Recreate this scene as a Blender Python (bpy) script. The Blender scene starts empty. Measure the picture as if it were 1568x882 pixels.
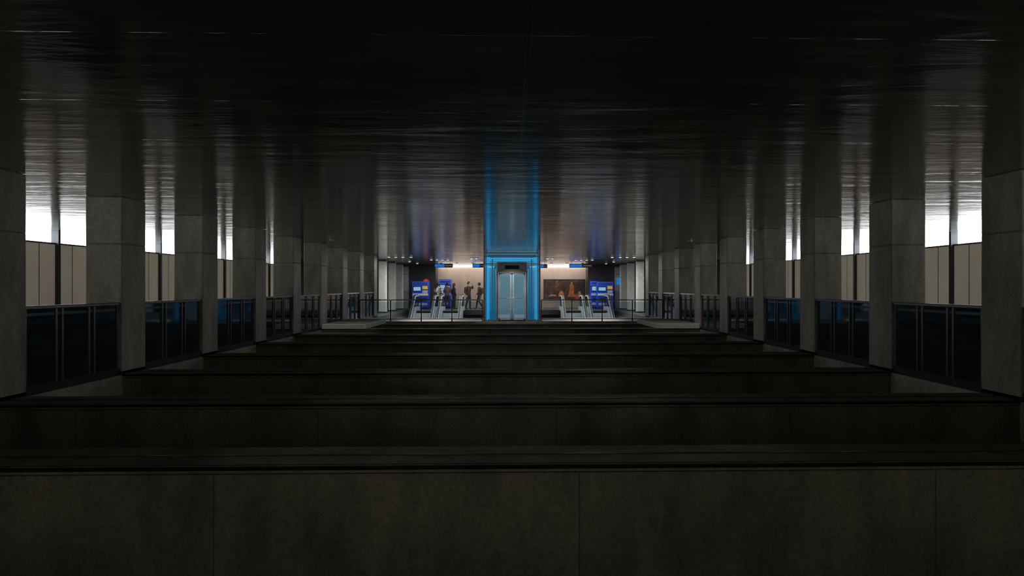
import bpy, bmesh, math, random
from mathutils import Vector, Matrix
random.seed(3)
S = bpy.context.scene
S.view_settings.view_transform = 'Standard'
S.view_settings.look = 'None'

# ------------------------------------------------------------------ materials
def newmat(name):
    m = bpy.data.materials.new(name); m.use_nodes = True
    nt = m.node_tree; b = nt.nodes['Principled BSDF']
    return m, nt, b
def N(nt, t, **kw):
    n = nt.nodes.new(t)
    for k, v in kw.items():
        if k in n.inputs: n.inputs[k].default_value = v
        else: setattr(n, k, v)
    return n
def simple(name, col, rough=.5, metal=0., emit=None, es=0., spec=.5, var=.12, vs=6.):
    m, nt, b = newmat(name)
    tc = N(nt, 'ShaderNodeTexCoord'); nz = N(nt, 'ShaderNodeTexNoise', Scale=vs, Detail=4.)
    nt.links.new(tc.outputs['Object'], nz.inputs['Vector'])
    rp = N(nt, 'ShaderNodeValToRGB')
    rp.color_ramp.elements[0].position = .3; rp.color_ramp.elements[1].position = .7
    rp.color_ramp.elements[0].color = tuple(c*(1-var) for c in col)+(1,)
    rp.color_ramp.elements[1].color = tuple(min(1, c*(1+var)) for c in col)+(1,)
    nt.links.new(nz.outputs['Fac'], rp.inputs['Fac']); nt.links.new(rp.outputs['Color'], b.inputs['Base Color'])
    b.inputs['Roughness'].default_value = rough; b.inputs['Metallic'].default_value = metal
    b.inputs['Specular IOR Level'].default_value = spec
    if emit:
        b.inputs['Emission Color'].default_value = emit+(1,); b.inputs['Emission Strength'].default_value = es
    return m
def emis(name, col, s):
    m = bpy.data.materials.new(name); m.use_nodes = True; nt = m.node_tree
    nt.nodes.clear(); o = N(nt, 'ShaderNodeOutputMaterial'); e = N(nt, 'ShaderNodeEmission')
    e.inputs['Color'].default_value = col+(1,); e.inputs['Strength'].default_value = s
    nt.links.new(e.outputs[0], o.inputs[0]); return m
def concrete(name, col, rough=.6, bump=.25, stain=.45, spec=.5):
    m, nt, b = newmat(name); L = nt.links.new
    geo = N(nt, 'ShaderNodeNewGeometry'); P = geo.outputs['Position']
    mp = N(nt, 'ShaderNodeMapping'); mp.inputs['Scale'].default_value = (1, 1, .35)
    L(P, mp.inputs['Vector'])
    n1 = N(nt, 'ShaderNodeTexNoise', Scale=1.6, Detail=8., Roughness=.65); L(mp.outputs[0], n1.inputs['Vector'])
    n2 = N(nt, 'ShaderNodeTexNoise', Scale=28., Detail=5., Roughness=.7); L(P, n2.inputs['Vector'])
    rp = N(nt, 'ShaderNodeValToRGB'); rp.color_ramp.elements[0].position = .3; rp.color_ramp.elements[1].position = .72
    rp.color_ramp.elements[0].color = tuple(c*(1-stain) for c in col)+(1,)
    rp.color_ramp.elements[1].color = tuple(c*(1+stain) for c in col)+(1,)
    L(n1.outputs['Fac'], rp.inputs['Fac'])
    r2 = N(nt, 'ShaderNodeValToRGB'); r2.color_ramp.elements[0].position = .35; r2.color_ramp.elements[1].position = .6
    r2.color_ramp.elements[0].color = (.5, .5, .5, 1); r2.color_ramp.elements[1].color = (1, 1, 1, 1)
    L(n2.outputs['Fac'], r2.inputs['Fac'])
    mx = N(nt, 'ShaderNodeMix', data_type='RGBA', blend_type='MULTIPLY'); mx.inputs[0].default_value = .7
    L(rp.outputs['Color'], mx.inputs[6]); L(r2.outputs['Color'], mx.inputs[7]); L(mx.outputs[2], b.inputs['Base Color'])
    n3 = N(nt, 'ShaderNodeTexNoise', Scale=70., Detail=4.); L(P, n3.inputs['Vector'])
    bp = N(nt, 'ShaderNodeBump', Strength=bump, Distance=.02); L(n3.outputs['Fac'], bp.inputs['Height'])
    L(bp.outputs[0], b.inputs['Normal'])
    b.inputs['Roughness'].default_value = rough; b.inputs['Specular IOR Level'].default_value = spec
    return m

M_col = concrete('concrete_column_mat', (.33, .30, .225), .42, .45, .6)
M_colj = concrete('column_joint_mat', (.18, .165, .135), .6, .2)
M_beam = concrete('concrete_beam_mat', (.28, .255, .17), .7, .6, .5)
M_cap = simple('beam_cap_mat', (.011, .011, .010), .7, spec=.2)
M_joint = simple('beam_joint_mat', (.10, .095, .08), .7)
M_slab = concrete('concrete_slab_mat', (.42, .39, .30), .7)
M_floor = concrete('floor_mat', (.12, .12, .115), .35, .08, .25)
M_plinth = concrete('plinth_mat', (.8, .8, .78), .6, .1, .2)
M_dark = simple('dark_wall_mat', (.05, .05, .055), .5)
M_black = simple('black_mat', (.008, .008, .01), .4)
M_steel = simple('brushed_steel_mat', (.45, .46, .48), .3, 1.)
M_dsteel = simple('dark_steel_mat', (.045, .05, .055), .35, .6)
M_rail = simple('rail_steel_mat', (.16, .17, .175), .3, .8)
M_alu = simple('aluminium_mat', (.8, .82, .84), .4, .2)
M_white = simple('white_panel_mat', (.62, .62, .6), .5)
M_warm = concrete('warm_plaster_mat', (.54, .41, .33), .7, .05, .12)
M_blue = simple('blue_plastic_mat', (.01, .07, .6), .3, emit=(.0, .05, .5), es=.12)  # faint emission added to the casing so its blue shows
M_screen = emis('screen_mat', (.35, .6, .9), .7)
M_yel = simple('yellow_mat', (.8, .5, .05), .4, emit=(.8, .5, .1), es=.25)
M_red = simple('red_mat', (.7, .03, .02), .4, emit=(.8, .05, .02), es=.3)
M_lamp = emis('downlight_mat', (1., .95, .88), 4.)
M_cove = emis('cove_light_mat', (1., .96, .91), 3.)
M_sky = emis('clerestory_daylight_mat', (.93, .97, 1.), 8.)
M_bluesign = emis('blue_sign_mat', (.02, .25, .9), .6)
M_led = emis('blue_led_mat', (.12, .55, .9), 1.2)
M_cab = emis('cab_light_mat', (.8, .93, 1.), 6.)

def ceiling_mat():
    m, nt, b = newmat('ceiling_mat'); L = nt.links.new
    tc = N(nt, 'ShaderNodeTexCoord')
    mp = N(nt, 'ShaderNodeMapping'); mp.inputs['Scale'].default_value = (.55, 2.2, 1)
    L(tc.outputs['Object'], mp.inputs['Vector'])
    n1 = N(nt, 'ShaderNodeTexNoise', Scale=1.2, Detail=5., Roughness=.55, Distortion=.5); L(mp.outputs[0], n1.inputs['Vector'])
    n2 = N(nt, 'ShaderNodeTexNoise', Scale=.7, Detail=7., Roughness=.7); L(tc.outputs['Object'], n2.inputs['Vector'])
    rp = N(nt, 'ShaderNodeValToRGB'); rp.color_ramp.elements[0].position = .3; rp.color_ramp.elements[1].position = .7
    rp.color_ramp.elements[0].color = (.12, .12, .10, 1); rp.color_ramp.elements[1].color = (.25, .245, .20, 1)
    L(n2.outputs['Fac'], rp.inputs['Fac'])
    m2 = N(nt, 'ShaderNodeMapping'); m2.inputs['Location'].default_value = (-.1, -2.8, 0); L(tc.outputs['Object'], m2.inputs['Vector'])
    def brick(w, mort):
        br = N(nt, 'ShaderNodeTexBrick', Scale=1.)
        br.inputs['Brick Width'].default_value = w; br.inputs['Row Height'].default_value = 1.6
        br.inputs['Mortar Size'].default_value = .008; br.inputs['Mortar Smooth'].default_value = .3; br.offset = 0.
        br.inputs['Color1'].default_value = (1, 1, 1, 1); br.inputs['Color2'].default_value = (.8, .8, .8, 1)
        br.inputs['Mortar'].default_value = (mort, mort, mort, 1)
        L(m2.outputs[0], br.inputs['Vector']); return br
    br = brick(2.44, .55); br2 = brick(400., .3)
    mx = N(nt, 'ShaderNodeMix', data_type='RGBA', blend_type='MULTIPLY'); mx.inputs[0].default_value = 1.
    L(rp.outputs['Color'], mx.inputs[6]); L(br.outputs['Color'], mx.inputs[7]); L(mx.outputs[2], b.inputs['Base Color'])
    r3 = N(nt, 'ShaderNodeMapRange'); r3.inputs['From Min'].default_value = .3; r3.inputs['From Max'].default_value = .7
    r3.inputs['To Min'].default_value = .09; r3.inputs['To Max'].default_value = .21
    L(n2.outputs['Fac'], r3.inputs['Value']); L(r3.outputs[0], b.inputs['Roughness'])
    bp = N(nt, 'ShaderNodeBump', Strength=.55, Distance=.02); L(n1.outputs['Fac'], bp.inputs['Height'])
    bp2 = N(nt, 'ShaderNodeBump', Strength=.25, Distance=.006, invert=True); L(br2.outputs['Fac'], bp2.inputs['Height'])
    L(bp.outputs[0], bp2.inputs['Normal']); L(bp2.outputs[0], b.inputs['Normal'])
    b.inputs['Specular IOR Level'].default_value = .5
    return m
M_ceil = ceiling_mat()

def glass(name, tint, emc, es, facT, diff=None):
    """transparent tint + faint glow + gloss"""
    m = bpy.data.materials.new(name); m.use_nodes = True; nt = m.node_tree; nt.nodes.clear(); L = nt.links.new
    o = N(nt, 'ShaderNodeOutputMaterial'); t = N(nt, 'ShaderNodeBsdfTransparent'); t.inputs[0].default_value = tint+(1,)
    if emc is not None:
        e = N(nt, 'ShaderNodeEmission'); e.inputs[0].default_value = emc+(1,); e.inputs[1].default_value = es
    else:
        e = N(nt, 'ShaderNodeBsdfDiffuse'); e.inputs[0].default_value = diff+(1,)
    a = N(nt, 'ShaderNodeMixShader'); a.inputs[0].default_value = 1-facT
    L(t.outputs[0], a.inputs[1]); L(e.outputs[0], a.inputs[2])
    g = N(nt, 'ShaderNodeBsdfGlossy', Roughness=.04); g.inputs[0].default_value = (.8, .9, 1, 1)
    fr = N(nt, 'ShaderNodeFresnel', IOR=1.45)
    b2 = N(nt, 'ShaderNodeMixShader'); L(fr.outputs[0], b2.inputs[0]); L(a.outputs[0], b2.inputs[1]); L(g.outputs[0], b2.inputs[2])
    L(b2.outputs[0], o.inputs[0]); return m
M_railglass = glass('rail_glass_mat', (.25, .4, .55), None, 0, .25, diff=(.02, .04, .058))
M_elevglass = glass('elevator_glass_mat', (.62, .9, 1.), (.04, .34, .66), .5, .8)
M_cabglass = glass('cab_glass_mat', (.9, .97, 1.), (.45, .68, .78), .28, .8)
M_clear = glass('clear_glass_mat', (.85, .92, .95), None, 0, .9, diff=(.1, .12, .14))

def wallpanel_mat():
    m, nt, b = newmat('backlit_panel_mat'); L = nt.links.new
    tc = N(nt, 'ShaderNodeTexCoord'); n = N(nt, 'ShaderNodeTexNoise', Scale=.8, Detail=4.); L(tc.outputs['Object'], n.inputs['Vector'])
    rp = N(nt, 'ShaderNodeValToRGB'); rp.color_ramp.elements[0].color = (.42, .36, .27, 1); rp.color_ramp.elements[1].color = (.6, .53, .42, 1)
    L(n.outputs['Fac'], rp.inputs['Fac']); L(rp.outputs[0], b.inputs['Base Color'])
    L(rp.outputs[0], b.inputs['Emission Color']); b.inputs['Emission Strength'].default_value = .17  # emission in the panel colour stands in for light on the wall
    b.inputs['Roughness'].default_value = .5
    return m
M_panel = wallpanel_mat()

def poster_mat():
    m, nt, b = newmat('poster_art_mat'); L = nt.links.new
    tc = N(nt, 'ShaderNodeTexCoord'); n = N(nt, 'ShaderNodeTexNoise', Scale=1.7, Detail=5., Distortion=.8); L(tc.outputs['Object'], n.inputs['Vector'])
    rp = N(nt, 'ShaderNodeValToRGB'); e = rp.color_ramp.elements
    e[0].position = .35; e[0].color = (.012, .008, .006, 1); e[1].position = .75; e[1].color = (.45, .12, .03, 1)
    x = e.new(.55); x.color = (.06, .025, .015, 1)
    L(n.outputs['Fac'], rp.inputs['Fac']); L(rp.outputs[0], b.inputs['Base Color']); b.inputs['Roughness'].default_value = .4
    return m
M_poster = poster_mat()

# ------------------------------------------------------------------ mesh builder
class MB:
    def __init__(s): s.bm = bmesh.new(); s.mats = []
    def mi(s, m):
        if m not in s.mats: s.mats.append(m)
        return s.mats.index(m)
    def box(s, x0, x1, y0, y1, z0, z1, m, bev=0.):
        r = bmesh.ops.create_cube(s.bm, size=1.)
        vs = r['verts']
        for v in vs:
            v.co = Vector(((x0+x1)/2+v.co.x*abs(x1-x0), (y0+y1)/2+v.co.y*abs(y1-y0), (z0+z1)/2+v.co.z*abs(z1-z0)))
        fs = {f for v in vs for f in v.link_faces}; i = s.mi(m)
        if bev > 0:
            es = list({e for v in vs for e in v.link_edges})
            rr = bmesh.ops.bevel(s.bm, geom=es, offset=bev, segments=2, affect='EDGES', profile=.5)
            fs = {f for f in fs if f.is_valid} | set(rr['faces'])
        for f in fs: f.material_index = i
    def cyl(s, p0, p1, r0, m, seg=12, r1=None):
        p0 = Vector(p0); p1 = Vector(p1); d = p1-p0; r1 = r0 if r1 is None else r1
        q = d.to_track_quat('Z', 'Y').to_matrix().to_4x4()
        r = bmesh.ops.create_cone(s.bm, cap_ends=True, segments=seg, radius1=r0, radius2=r1, depth=d.length,
                                  matrix=Matrix.Translation((p0+p1)/2) @ q)
        i = s.mi(m)
        for f in {f for v in r['verts'] for f in v.link_faces}: f.material_index = i; f.smooth = len(f.verts) == 4
    def prism(s, pts, axis, a, b, m):
        """polygon pts (u,v) extruded along axis: 'x': (y,z), 'y': (x,z)"""
        def P(u, v, w): return (w, u, v) if axis == 'x' else (u, w, v)
        A = [s.bm.verts.new(P(u, v, a)) for u, v in pts]; B = [s.bm.verts.new(P(u, v, b)) for u, v in pts]
        i = s.mi(m); n = len(pts)
        fs = [s.bm.faces.new(A), s.bm.faces.new(B[::-1])]
        for k in range(n): fs.append(s.bm.faces.new((A[k], B[k], B[(k+1) % n], A[(k+1) % n])))
        for f in fs: f.material_index = i
    def sphere(s, c, r, m, sc=(1, 1, 1), seg=12):
        rr = bmesh.ops.create_uvsphere(s.bm, u_segments=seg, v_segments=max(6, seg//2+2), radius=r)
        i = s.mi(m)
        for v in rr['verts']: v.co = Vector((c[0]+v.co.x*sc[0], c[1]+v.co.y*sc[1], c[2]+v.co.z*sc[2]))
        for f in {f for v in rr['verts'] for f in v.link_faces}: f.material_index = i; f.smooth = True
    def done(s, name, origin=(0, 0, 0), rotz=0.):
        bmesh.ops.recalc_face_normals(s.bm, faces=s.bm.faces)
        o = Vector(origin)
        if rotz == 0.:
            for v in s.bm.verts: v.co -= o
        me = bpy.data.meshes.new(name); s.bm.to_mesh(me); s.bm.free()
        for m in s.mats: me.materials.append(m)
        ob = bpy.data.objects.new(name, me); ob.location = o; ob.rotation_euler[2] = rotz
        S.collection.objects.link(ob); return ob

# ------------------------------------------------------------------ dimensions
X = 6.45; CW = .59; CD = .8; SP = 3.2; Y0 = 9.2; XW = 12.; CEIL = 2.95; LOW = -5.
YB = -9.; YE = 51.5

b = MB(); b.box(-XW-.3, XW+.3, YB, YE+.3, CEIL, CEIL+.3, M_ceil); b.done('ceiling')
b = MB()
b.box(-X, X, YB, 3.4, -.4, 0, M_floor)
for sg in (-1, 1):
    b.box(sg*X, sg*XW, YB, YE, -.3, 0, M_floor)
b.box(-X, X, 31.2, 34.4, -.3, 0, M_floor)
b.box(-X, X, 46.4, YE, -.3, 0, M_floor)
b.done('floor')
for sg, nm in ((-1, 'left'), (1, 'right')):
    b = MB(); b.box(sg*(X+.0), sg*(X+CW), YB, YE, -1.5, -.3, M_slab)
    b.box(sg*(X-.004), sg*(X+.02), 3.4, 31.2, -.3, -.0, M_slab)
    b.done('trim_slab_edge_'+nm)
b = MB(); b.box(-X, X, 31.17, 31.2, -.45, -.0, M_slab); b.box(-X, X, 31.2, 31.6, -1.3, -.3, M_slab); b.done('trim_landing_edge')
b = MB(); b.box(-XW, XW, YB, YE, LOW-.3, LOW, M_slab); b.done('floor_lower')
for sg, nm in ((-1, 'left'), (1, 'right')):
    b = MB(); b.box(sg*(XW), sg*(XW+.3), YB, YE, LOW, -.3, M_beam); b.done('wall_lower_'+nm)

for k in range(-1, 7):
    y = Y0+SP*k
    b = MB()
    b.box(-X, X, y+.02, y+CD-.02, -1.35, -.05, M_beam, .012)
    j = -X+1.1
    while j < X:
        b.box(j-.004, j+.004, y+.017, y+.03, -1.3, -.06, M_joint); j += 2.95
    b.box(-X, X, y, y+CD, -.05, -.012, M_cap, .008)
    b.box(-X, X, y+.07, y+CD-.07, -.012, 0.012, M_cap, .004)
    b.box(-X, X, y+.38, y+.41, .012, 0.018, M_dsteel)
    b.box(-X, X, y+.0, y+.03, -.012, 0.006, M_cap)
    b.done('concrete_beam', (0, y+CD/2, 0))

for k in range(-4, 9):
    y = Y0+SP*k
    for sg in (-1, 1):
        x0, x1 = sorted((sg*X, sg*(X+CW))); b = MB()
        zj = 2.17
        b.box(x0, x1, y, y+CD, 0, zj-.003, M_col, .015)
        b.box(x0+.004, x1-.004, y+.004, y+CD-.004, zj-.006, zj+.006, M_colj)
        b.box(x0, x1, y, y+CD, zj+.003, CEIL-.001, M_col, .015)
        b.box(x0-.0, x1+.0, y-.008, y+CD+.008, 0, .06, M_dsteel)
        b.done('concrete_column', ((x0+x1)/2, y+CD/2, 0))

RZ = 1.2
for k in range(-3, 8):
    ya = Y0+SP*k+CD; yb = Y0+SP*(k+1)
    if ya < 3.4: continue
    for sg in (-1, 1):
        xc = sg*(X+.07); b = MB()
        b.box(xc-.045, xc+.045, ya, yb, RZ-.05, RZ, M_rail, .01)
        b.box(xc-.02, xc+.02, ya, yb, RZ-.14, RZ-.10, M_dsteel)
        b.box(xc-.04, xc+.04, ya, yb, .0, .12, M_dsteel)
        L_ = yb-ya
        for t in (.02, .3, .36, .64, .70, .98):
            yy = ya+t*L_
            b.box(xc-.03, xc+.03, yy-.022, yy+.022, .05, RZ-.04, M_rail)
        for a, c in ((.03, .29), (.37, .63), (.71, .97)):
            b.box(xc-.008, xc+.008, ya+a*L_, ya+c*L_, .1, RZ-.05, M_railglass)
        b.box(xc-.006, xc+.006, ya+.3*L_, ya+.36*L_, .1, RZ-.05, M_railglass)
        b.box(xc-.006, xc+.006, ya+.64*L_, ya+.70*L_, .1, RZ-.05, M_railglass)
        b.done('glass_railing', (xc, (ya+yb)/2, 0))

PT = 2.61; YW = 40.
for sg, nm in ((-1, 'left'), (1, 'right')):
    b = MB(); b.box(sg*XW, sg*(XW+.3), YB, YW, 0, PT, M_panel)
    b.box(sg*XW, sg*(XW+.3), YW, YE, 0, CEIL, M_dark)
    b.box(sg*(XW-.02), sg*XW, YB, YW, PT-.04, PT, M_dsteel)
    b.box(sg*(XW-.03), sg*XW, YB, YW, 0, .12, M_dsteel)
    y = 19.8-2.83*10
    while y < YW:
        for q in (1, 2, 3):
            yy = y+q*2.83/4
            if YB < yy < YW: b.box(sg*(XW-.004), sg*XW, yy-.012, yy+.012, .1, PT, M_black)
        if YB < y: b.box(sg*(XW-.09), sg*(XW+.1), y-.05, y+.05, 0, CEIL, M_dsteel)
        y += 2.83
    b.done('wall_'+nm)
    b = MB(); b.box(sg*(XW+.12), sg*(XW+.16), YB, YW, PT, CEIL, M_sky)
    b.done('window_1' if sg < 0 else 'window_2')

b = MB()
b.box(-XW, XW, YE, YE+.3, LOW, 0, M_dark)
b.box(-5.15, 5.15, YE, YE+.3, 0, CEIL, M_warm)
b.done('wall_front')
b = MB(); b.box(-XW, -5.15, 50, YE, 0, CEIL, M_dark); b.done('wall_front_left')
b = MB(); b.box(5.15, XW, 50, YE, 0, CEIL, M_dark); b.done('wall_front_right')
b = MB(); b.box(-5.1, 5.1, YE-.16, YE-.05, CEIL-.14, CEIL-.03, M_cove); b.box(-5.15, 5.15, YE-.22, YE-.17, CEIL-.1, CEIL, M_alu)
b.done('linear_cove_light')
for sg in (-1, 1):
    x0, x1 = sorted((sg*6.95, sg*8.3)); b = MB()
    b.box(x0, x1, 49.9, 49.99, 0, 2.8, M_white, .01)
    b.box((x0+x1)/2-.01, (x0+x1)/2+.01, 49.885, 49.9, 0.05, 2.3, M_black)
    b.box(x0+.1, x1-.1, 49.885, 49.9, 2.3, 2.33, M_black)
    b.box(x0+.15, x0+.5, 49.87, 49.9, 1.6, 2.05, M_bluesign)
    b.box((x0+x1)/2+.05, (x0+x1)/2+.09, 49.84, 49.9, .95, 1.15, M_steel)
    b.done('door_1' if sg < 0 else 'door_2')
for sg in (-1, 1):
    for y in (38., 41.2, 44.4, 47.4):
        x0, x1 = sorted((sg*7.0, sg*7.4)); b = MB()
        b.box(x0, x1, y, y+.5, .06, CEIL-.08, M_white, .02)
        b.box(x0-.02, x1+.02, y-.02, y+.52, 0, .06, M_dsteel); b.box(x0-.02, x1+.02, y-.02, y+.52, CEIL-.08, CEIL-.003, M_dsteel)
        b.done('clad_pier', ((x0+x1)/2, y+.25, 0))

for sg in (-1, 1):
    x0, x1 = sorted((sg*4.95, sg*6.44)); b = MB()
    b.box(x0, x1, 25.2, 29.2, .02, .19, M_plinth, .015); b.box(x0+.05, x1-.05, 25.3, 29.1, .19, .2, M_slab)
    b.done('concrete_plinth', ((x0+x1)/2, 27.2, .02))

for sg in (-1, 1):
    for (xa, xb, yy) in ((1.25, 6.4, 31.3),):
        x0, x1 = sorted((sg*xa, sg*xb)); b = MB()
        b.cyl((x0, yy, .9), (x1, yy, .9), .025, M_steel)
        b.cyl((x0, yy, .1), (x1, yy, .1), .018, M_dsteel)
        n = 4
        for i in range(n+1):
            xx = x0+(x1-x0)*i/n; b.box(xx-.025, xx+.025, yy-.02, yy+.02, 0, .9, M_rail)
        for i in range(n):
            xa_ = x0+(x1-x0)*i/n+.06; xb_ = x0+(x1-x0)*(i+1)/n-.06; b.box(xa_, xb_, yy-.006, yy+.006, .14, .82, M_clear)
        b.done('landing_railing', ((x0+x1)/2, yy, 0))

# ------------------------------------------------------------------ elevator
def elevator():
    b = MB(); W = 1.17; ya, yb = 31.35, 33.7; TOP = CEIL-.004
    for sx in (-1, 1):
        for yy in (ya, yb):
            b.box(sx*W-.04, sx*W+.04, yy-.04, yy+.04, LOW, TOP, M_steel, .01)
    for z in (LOW+.05, -2.5, .03, 2.42, 2.75, CEIL-.06):
        for yy in (ya, yb): b.box(-W, W, yy-.02, yy+.02, z-.02, z+.02, M_steel)
        for sx in (-1, 1): b.box(sx*W-.02, sx*W+.02, ya, yb, z-.02, z+.02, M_steel)
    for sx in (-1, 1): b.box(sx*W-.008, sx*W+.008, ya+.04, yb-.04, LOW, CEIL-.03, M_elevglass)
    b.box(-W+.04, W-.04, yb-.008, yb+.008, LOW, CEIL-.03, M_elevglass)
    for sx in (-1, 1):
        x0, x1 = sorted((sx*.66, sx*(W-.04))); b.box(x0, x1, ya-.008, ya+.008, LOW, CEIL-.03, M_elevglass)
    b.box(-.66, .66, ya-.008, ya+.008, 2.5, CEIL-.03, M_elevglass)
    for sx in (-1, 1):
        for yy in (ya+.12, yb-.12): b.cyl((sx*(W-.12), yy, -.5), (sx*(W-.12), yy, CEIL-.15), .018, M_led, 8)
    for yy in (ya+.2, yb-.2): b.cyl((-W+.15, yy, 2.66), (W-.15, yy, 2.66), .02, M_led, 8)
    for sx in (-1, 1): b.box(sx*.86-.03, sx*.86+.03, 32.4, 32.5, LOW, CEIL-.1, M_steel)
    b.box(-.66, .66, ya-.12, ya+.06, 2.06, 2.5, M_alu, .05)
    b.box(-.3, .3, ya-.13, ya-.12, 2.2, 2.36, M_dsteel)
    for sx in (-1, 1): b.box(sx*.62-.035, sx*.62+.035, ya-.12, ya+.06, 0, 2.08, M_alu, .01)
    for sx in (-1, 1):
        x0, x1 = sorted((sx*.015, sx*.56))
        b.box(x0, x0+.04, ya-.02, ya+.02, .02, 2.05, M_alu); b.box(x1-.04, x1, ya-.02, ya+.02, .02, 2.05, M_alu)
        b.box(x0, x1, ya-.02, ya+.02, .02, .12, M_alu); b.box(x0, x1, ya-.02, ya+.02, 1.98, 2.05, M_alu)
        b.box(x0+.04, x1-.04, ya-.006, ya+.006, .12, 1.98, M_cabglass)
    b.box(-.75, .75, ya+.15, yb-.5, 0., .06, M_dsteel); b.box(-.75, .75, ya+.15, yb-.5, 2.25, 2.35, M_alu)
    b.box(-.6, .6, ya+.35, yb-.7, 2.235, 2.25, M_cab)
    for sx in (-1, 1):
        b.box(sx*.75-.02, sx*.75+.02, ya+.15, ya+.2, 0, 2.3, M_steel); b.box(sx*.75-.02, sx*.75+.02, yb-.55, yb-.5, 0, 2.3, M_steel)
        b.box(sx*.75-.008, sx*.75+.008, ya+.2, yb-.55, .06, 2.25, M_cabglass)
    # rear cab doors: two glazed leaves with pale frames
    for sx in (-1, 1):
        x0, x1 = sorted((sx*.02, sx*.7))
        for (p, q) in ((x0, x0+.06), (x1-.06, x1)): b.box(p, q, yb-.53, yb-.49, .06, 2.25, M_alu)
        b.box(x0, x1, yb-.53, yb-.49, .06, .2, M_alu); b.box(x0, x1, yb-.53, yb-.49, 2.1, 2.25, M_alu)
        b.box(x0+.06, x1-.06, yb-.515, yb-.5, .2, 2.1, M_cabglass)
    b.cyl((-.7, yb-.6, .95), (.7, yb-.6, .95), .02, M_steel)
    b.box(.5, .62, ya+.3, ya+.34, .95, 1.45, M_alu)
    b.done('glass_elevator', (0, 32.5, 0))
elevator()

# ------------------------------------------------------------------ escalators
def escalator(cx):
    b = MB(); top = 46.4; run = 5/math.tan(math.radians(30)); yl = top-1.2-run
    hw = .5
    b.box(cx-hw, cx+hw, top-1.2, top+.4, -.05, .012, M_steel)
    b.box(cx-hw, cx+hw, yl-1.4, yl, LOW, LOW+.05, M_steel)
    n = int(run/.4)
    for i in range(n):
        y1 = top-1.2-i*.4; z1 = -(i+.6)*.4*math.tan(math.radians(30))
        b.box(cx-hw, cx+hw, y1-.42, y1, z1-.25, z1, M_dsteel)
        b.box(cx-hw, cx+hw, y1-.44, y1-.42, z1-.23, z1+.005, M_alu)
    for sx in (-1, 1):
        xo = cx+sx*(hw+.12)
        prof = [(top+.5, 0), (top+.5, .22), (top-1.1, .22), (yl-.1, LOW+.22), (yl-1.3, LOW+.22), (yl-1.3, LOW), (yl+.3, LOW-.0), (top-1.3, -.5), (top-1.3, -.02)]
        b.prism(prof, 'x', xo-.13, xo+.13, M_alu)
        pg = [(top+.35, .22), (top+.45, .55), (top+.3, .9), (top-1.1, .9), (yl-.1, LOW+.9), (yl-1.1, LOW+.9), (yl-1.25, LOW+.55), (yl-1.15, LOW+.22), (yl-.1, LOW+.22), (top-1.1, .22)]
        b.prism(pg, 'x', xo-.012, xo+.012, M_clear)
        path = [(top+.3, .24), (top+.5, .45), (top+.52, .7), (top+.35, .93), (top-1.1, .94), (yl-.1, LOW+.94), (yl-1.1, LOW+.93), (yl-1.3, LOW+.7), (yl-1.28, LOW+.45), (yl-1.1, LOW+.24)]
        for (a, c) in zip(path, path[1:]): b.cyl((xo, a[0], a[1]), (xo, c[0], c[1]), .04, M_black, 8); b.sphere((xo, c[0], c[1]), .04, M_black, seg=8)
        for dx in (-.05, .05):
            b.cyl((xo+dx, top-1.1, .88), (xo+dx, yl-.1, LOW+.88), .035, M_alu, 8); b.cyl((xo+dx, top+.35, .88), (xo+dx, top-1.1, .88), .035, M_alu, 8)
    return b.done('escalator', (cx, top-5, 0))
for cx in (-5.32, -3.72, 3.72, 5.32): escalator(cx)

# ------------------------------------------------------------------ machines
def machine(cx, cy, w, h, alt=0):
    b = MB(); d = .7; x0, x1 = cx-w/2, cx+w/2
    b.box(x0, x1, cy, cy+d, .08, h, M_blue, .03); b.box(x0+.04, x1-.04, cy+.03, cy+d-.03, 0, .08, M_black)
    b.box(x0+.04, x1-.04, cy-.02, cy+.02, h-.28, h-.06, M_screen if alt else M_white, .01)
    b.box(x0+.08, x0+.55*w, cy-.025, cy+.01, 1.15, h-.34, M_black); b.box(x0+.11, x0+.52*w, cy-.032, cy-.02, 1.2, h-.38, M_screen)
    b.box(x0+.62*w, x1-.08, cy-.03, cy+.01, 1.3, 1.5, M_yel); b.box(x0+.62*w, x1-.08, cy-.03, cy+.01, 1.05, 1.22, M_white)
    b.prism([(cy-.16, .92), (cy, 1.02), (cy, .86), (cy-.14, .86)], 'x', x0+.05, x1-.05, M_alu)
    b.box(x0+.15, x1-.15, cy-.02, cy+.01, .5, .7, M_black); b.box(x0+.1, x1-.1, cy-.025, cy+.01, .25, .4, M_white)
    b.done('ticket_machine', (cx, cy+.35, 0))
machine(-5.95, 48.2, 1.1, 1.82); machine(-4.55, 50.2, .85, 1.95, 1); machine(6.1, 48.2, 1.1, 1.8); machine(5.6, 49.2, .75, 1.85, 1)
b = MB(); b.cyl((-5.7, 49.3, .03), (-5.7, 49.3, 1.6), .03, M_steel); b.cyl((-5.7, 49.3, 0), (-5.7, 49.3, .04), .18, M_dsteel, 20)
b.cyl((-5.7, 49.24, 1.78), (-5.7, 49.3, 1.78), .2, M_red, 24); b.cyl((-5.7, 49.232, 1.78), (-5.7, 49.24, 1.78), .09, M_yel, 20)
b.done('round_sign_stand', (-5.7, 49.3, 0))

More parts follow.
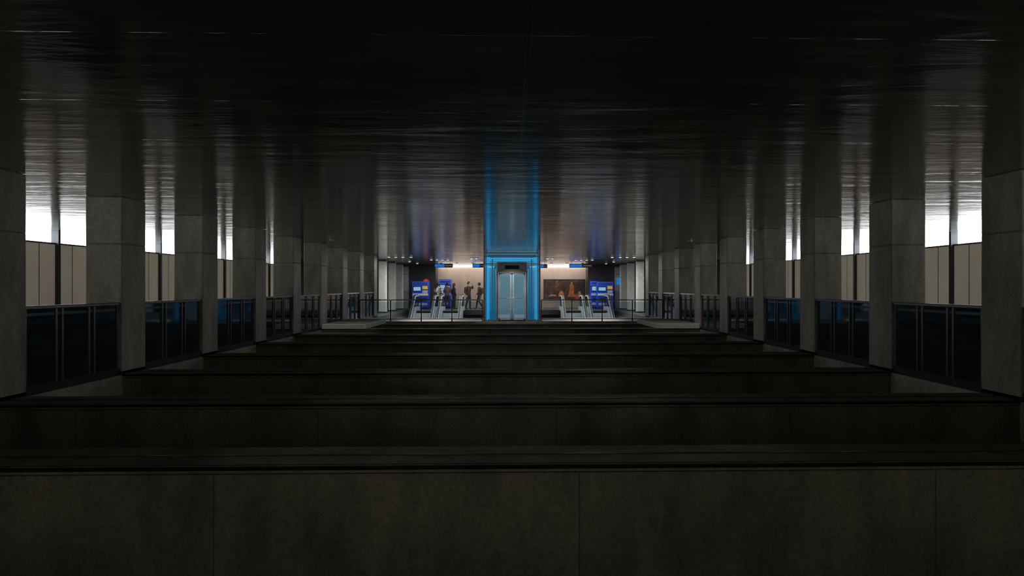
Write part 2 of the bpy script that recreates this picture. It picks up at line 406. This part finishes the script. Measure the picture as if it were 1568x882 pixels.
b = MB(); b.box(2.2, 5.1, YE-.06, YE-.002, .5, 1.98, M_black, .01); b.box(2.27, 5.03, YE-.07, YE-.055, .57, 1.91, M_poster)
M_or = simple('poster_orange_mat', (.4, .11, .04), .5, var=.6); M_pale = simple('poster_pale_mat', (.32, .21, .15), .5, var=.5)
b.prism([(3.9, .75), (4.02, 1.3), (4.0, 1.58), (4.12, 1.66), (4.28, 1.6), (4.33, 1.3), (4.3, 1.0), (4.5, .75)], 'y', YE-.078, YE-.068, M_or)
b.cyl((4.16, YE-.082, 1.72), (4.16, YE-.068, 1.72), .065, M_pale, 16)
b.prism([(3.2, .75), (3.3, 1.1), (3.45, 1.2), (3.6, 1.05), (3.65, .75)], 'y', YE-.076, YE-.068, M_or)
b.prism([(2.5, .8), (2.7, .92), (3.0, .9), (3.15, .8)], 'y', YE-.076, YE-.068, M_pale)
b.prism([(4.6, .7), (4.65, 1.1), (4.75, 1.15), (4.88, .7)], 'y', YE-.076, YE-.068, M_pale)
b.done('wall_mural', (3.65, YE, .5))

for x0, x1, y in ((-4.7, -3.6, 45.), (-2.4, -1.6, 45.), (3.5, 4.9, 45.), (1.7, 2.2, 46.)):
    b = MB(); b.box(x0, x1, y, y+.14, 2.62, 2.86, M_black, .01); b.box(x0+.03, x0+(x1-x0)*.55, y-.01, y, 2.66, 2.82, M_bluesign)
    b.box(x0+(x1-x0)*.6, x1-.05, y-.01, y, 2.7, 2.78, M_white)
    for xx in (x0+.15, x1-.15): b.cyl((xx, y+.07, 2.86), (xx, y+.07, CEIL-.002), .012, M_steel, 8)
    b.done('hanging_sign', ((x0+x1)/2, y+.07, 2.62))

b = MB()
DL = [(x*s, y) for s in (-1, 1) for (x, y) in ((6.1, 36.8), (5.75, 36.8), (5.4, 36.8), (5.0, 36.8), (4.4, 40.5), (4.1, 40.5), (3.8, 40.5), (3.5, 40.5), (2.1, 38.5), (1.85, 38.5),
      (6.0, 43.5), (4.5, 47.), (2.5, 47.), (3.5, 47.), (6.0, 47.), (5.7, 23.6))]  # last pair: housings added to go with the plinth fill lights
for x, y in DL:
    b.cyl((x, y, CEIL-.035), (x, y, CEIL-.001), .085, M_alu, 14); b.cyl((x, y, CEIL-.04), (x, y, CEIL-.034), .062, M_lamp if y > 30 else M_white, 14)
b.done('recessed_downlights')
def area(name, loc, sx, sy, power, rot=(0, 0, 0), col=(1., .96, .91)):
    l = bpy.data.lights.new(name, 'AREA'); l.shape = 'RECTANGLE'; l.size = sx; l.size_y = sy; l.energy = power; l.color = col
    o = bpy.data.objects.new(name, l); o.location = loc; o.rotation_euler = rot; S.collection.objects.link(o)
def spot(name, loc, power, ang, rot=(0, 0, 0), col=(1., .96, .9)):
    l = bpy.data.lights.new(name, 'SPOT'); l.spot_size = math.radians(ang); l.spot_blend = .6; l.shadow_soft_size = .05; l.energy = power; l.color = col
    o = bpy.data.objects.new(name, l); o.location = loc; o.rotation_euler = rot; S.collection.objects.link(o)
area('ceiling_lamp_hall', (0, 47.0, CEIL-.05), 10, .5, 190)
area('ceiling_lamp_hall', (-4.5, 40, CEIL-.05), 2.6, 1., 210)
area('ceiling_lamp_hall', (4.5, 40, CEIL-.05), 2.6, 1., 210)
area('wall_washer_lamp', (0, YE-.9, CEIL-.05), 10, .15, 75, (math.radians(35), 0, 0))  # unseen strip added to brighten the end wall beyond the cove light
spot('landing_spot', (0, 29.6, CEIL-.04), 80, 60, (math.radians(38), 0, 0))  # added fill light, brightens the elevator front and door frames
for sg in (-1, 1): spot('plinth_spot', (sg*5.7, 23.6, CEIL-.045), 90, 46, (math.radians(34), 0, 0))  # fill lights added to brighten the plinths

# ------------------------------------------------------------------ people
def skin_mesh(verts, edges, radii, root=0, sub=1):
    me = bpy.data.meshes.new('t'); me.from_pydata(verts, edges, []); ob = bpy.data.objects.new('t', me); S.collection.objects.link(ob)
    md = ob.modifiers.new('s', 'SKIN'); md.use_smooth_shade = True; md.branch_smoothing = .4
    for i, r in enumerate(radii):
        d = me.skin_vertices[0].data[i]; d.radius = r if isinstance(r, tuple) else (r, r); d.use_root = (i == root)
    m2 = ob.modifiers.new('u', 'SUBSURF'); m2.levels = sub
    bpy.context.view_layer.update(); dg = bpy.context.evaluated_depsgraph_get()
    out = bpy.data.meshes.new_from_object(ob.evaluated_get(dg)); bpy.data.objects.remove(ob); return out

def person(loc, face, h, top, legs, hair, skin, pose, bag=None, longhair=False):
    k = h/1.72
    mt = simple('clothes_top', top, .8); ml = simple('clothes_legs', legs, .85); mh = simple('hair', hair, .6)
    ms = simple('skin', skin, .55); msh = simple('shoes', (.03, .03, .03), .5)
    b = MB()
    for m in (mt, ml, ms, mh, msh): b.mi(m)
    V = []; E = []; R = []
    def add(p, r, par=None):
        V.append(tuple(p)); R.append(r)
        if par is not None: E.append((par, len(V)-1))
        return len(V)-1
    pel = add((0, 0, .96), (.17, .12)); sp = add((0, .0, 1.12), (.155, .115), pel); ch = add((0, -.005, 1.3), (.18, .13), sp)
    nb = add((0, -.01, 1.44), (.075, .065), ch); nt_ = add((0, .01, 1.53), (.05, .052), nb)
    wr = []
    for sx, key in ((-1, 'L'), (1, 'R')):
        P = pose[key]
        sh = add((sx*.18, -.005, 1.39), .074, ch)
        el = add(P[0], .055, sh); f = Vector(P[0]).lerp(Vector(P[1]), .5); fm = add(f, .048, el); w = add(P[1], .03, fm)
        wr.append((sx, Vector(P[0]), Vector(P[1])))
    for sx, key in ((-1, 'l'), (1, 'r')):
        kn, an = pose[key]
        hp = add((sx*.095, 0, .88), .105, pel); m1 = add(Vector((sx*.095, 0, .88)).lerp(Vector(kn), .5), .09, hp)
        kk = add(kn, .068, m1); cf = add(Vector(kn).lerp(Vector(an), .35)+Vector((0, -.012, 0)), .066, kk); a = add(an, .048, cf)
        he = add((an[0], an[1]-.03, .045), .04, a); to = add((an[0]+sx*.02, an[1]+.17, .035), (.042, .03), he)
    me = skin_mesh(V, E, R)
    b.bm.from_mesh(me); b.bm.faces.ensure_lookup_table()
    for f in b.bm.faces:
        c = f.calc_center_median(); f.smooth = True
        near = min((c-w).length for _, _, w in wr)
        if near < .035: f.material_index = 2
        elif c.z > 1.475 and abs(c.x) < .09: f.material_index = 2
        elif c.z < .1: f.material_index = 4
        elif c.z < .93 and abs(c.x) < .2 and near > .1: f.material_index = 1
        else: f.material_index = 0
    for sx, el, w in wr:
        d = (w-el).normalized(); side = d.cross(Vector((sx, .2, .1))).normalized(); curl = side.cross(d).normalized()*(-1)
        hv = [tuple(w), tuple(w+d*.05), tuple(w+d*.09)]; he = [(0, 1), (1, 2)]; hr = [(.026, .02), (.034, .018), (.034, .014)]
        for i, (o, ln) in enumerate(((-.028, .062), (-.009, .075), (.010, .07), (.028, .055))):
            base = w+d*.085+side*o; a1 = len(hv)
            hv += [tuple(base), tuple(base+d*ln*.5+curl*.008), tuple(base+d*ln*.9+curl*.028)]
            he += [(2, a1), (a1, a1+1), (a1+1, a1+2)]; hr += [.009, .0085, .0075]
        a1 = len(hv); hv += [tuple(w+d*.035-side*.04+curl*.01), tuple(w+d*.075-side*.055+curl*.02)]; he += [(1, a1), (a1, a1+1)]; hr += [.011, .009]
        m2 = skin_mesh(hv, he, hr, sub=1); b.bm.faces.ensure_lookup_table(); o1 = len(b.bm.faces); b.bm.from_mesh(m2); b.bm.faces.ensure_lookup_table()
        for f in b.bm.faces[o1:]: f.material_index = 2; f.smooth = True
    tilt = pose.get('tilt', 0.); n0 = len(b.bm.verts)
    hc = Vector((0, .02, 1.625))
    b.sphere(hc, .1, ms, (.76, .92, 1.15), 16)
    b.sphere(hc+Vector((0, .02, -.055)), .07, ms, (.75, .85, .8), 12)
    b.cyl(hc+Vector((0, .085, .012)), hc+Vector((0, .112, -.022)), .008, ms, 8, .014)
    for sx in (-1, 1):
        b.sphere(hc+Vector((sx*.077, -.002, -.005)), .022, ms, (.4, .8, 1.3), 8)
        b.sphere(hc+Vector((sx*.03, .083, .008)), .01, M_white, (1.2, .6, .8), 8); b.sphere(hc+Vector((sx*.03, .089, .008)), .005, M_black, seg=6)
        b.sphere(hc+Vector((sx*.03, .086, .03)), .014, mh, (1.2, .4, .3), 8)
    b.sphere(hc+Vector((0, .085, -.052)), .02, M_red if longhair else ms, (1.1, .4, .35), 8)
    b.sphere(hc+Vector((0, -.02, .024)), .115, mh, (.82, .92, 1.0), 16)
    if longhair: b.sphere(hc+Vector((0, -.06, -.08)), .1, mh, (.9, .6, 1.5), 14)
    b.bm.verts.ensure_lookup_table(); piv = Vector((0, 0, 1.53)); rm = Matrix.Rotation(tilt, 3, 'X')
    for v in b.bm.verts[n0:]: v.co = rm @ (v.co-piv)+piv
    if bag:
        mb = simple('bag_mat', bag, .7)
        b.box(-.14, .14, -.27, -.1, 1.0, 1.4, mb, .04); b.box(-.1, .1, -.31, -.26, 1.04, 1.22, mb, .02)
        for sx in (-1, 1):
            b.box(sx*.11-.02, sx*.11+.02, -.13, .11, 1.41, 1.435, mb); b.box(sx*.11-.02, sx*.11+.02, .1, .115, 1.15, 1.43, mb)
    if pose.get('phone'):
        q = Vector(pose['phone']); b.box(q.x-.04, q.x+.04, q.y-.006, q.y+.006, q.z-.07, q.z+.07, M_black, .004)
    for v in b.bm.verts: v.co *= k
    zm = min(v.co.z for v in b.bm.verts)
    for v in b.bm.verts: v.co.z -= zm
    ob = b.done('person', loc, face if face else 1e-6); return ob
stand = dict(l=((-.1, .02, .49), (-.11, -.01, .09)), r=((.1, .02, .49), (.12, .0, .09)))
relaxed = dict(L=((-.26, -.04, 1.12), (-.26, .05, .87)), R=((.26, -.04, 1.12), (.26, .05, .87)), **stand)
phone = dict(L=((-.24, .02, 1.12), (-.08, .25, 1.2)), R=((.24, .02, 1.12), (.08, .25, 1.2)), phone=(0, .33, 1.29), tilt=-.35, **stand)
raised = dict(L=((-.30, .10, 1.30), (-.17, .16, 1.55)), R=((.26, -.03, 1.13), (.27, .06, .88)), tilt=-.1,
              l=((-.1, .05, .5), (-.11, .04, .09)), r=((.1, .0, .49), (.13, -.12, .09)))
stride = dict(L=((-.25, .03, 1.12), (-.25, .18, .92)), R=((.25, -.1, 1.13), (.26, -.12, .88)),
              l=((-.1, .0, .49), (-.1, -.22, .10)), r=((.1, .14, .5), (.1, .2, .09)))
person((-4.75, 48.0, 0), math.radians(60), 1.68, (.5, .5, .5), (.03, .03, .04), (.02, .015, .01), (.5, .3, .2), phone, bag=(.02, .02, .03))
person((-3.8, 48.5, 0), math.radians(-60), 1.66, (.012, .012, .015), (.012, .012, .02), (.02, .015, .01), (.5, .3, .2), relaxed, longhair=True)
person((-2.83, 48.2, 0), math.radians(230), 1.76, (.03, .022, .018), (.02, .025, .04), (.02, .015, .01), (.55, .33, .22), raised, bag=(.12, .07, .04))
person((-2.15, 48.6, 0), math.radians(90), 1.7, (.02, .02, .03), (.02, .02, .025), (.02, .015, .01), (.5, .3, .2), stride, bag=(.03, .03, .05))
person((-4.3, 49.3, 0), math.radians(20), 1.7, (.1, .08, .08), (.03, .03, .05), (.03, .02, .015), (.5, .3, .2), phone)

# ------------------------------------------------------------------ world + camera
w = bpy.data.worlds.new('World'); S.world = w; w.use_nodes = True
w.node_tree.nodes['Background'].inputs[0].default_value = (.95, .93, .85, 1); w.node_tree.nodes['Background'].inputs[1].default_value = .2
cam = bpy.data.cameras.new('Camera'); co = bpy.data.objects.new('Camera', cam); S.collection.objects.link(co)
co.location = (0, 0, 1.46); co.rotation_euler = (math.radians(90), 0, -.027)
cam.lens = 36*1132/1568; cam.sensor_width = 36; cam.shift_x = -.0195; cam.shift_y = -.0013; cam.clip_end = 200
S.camera = co
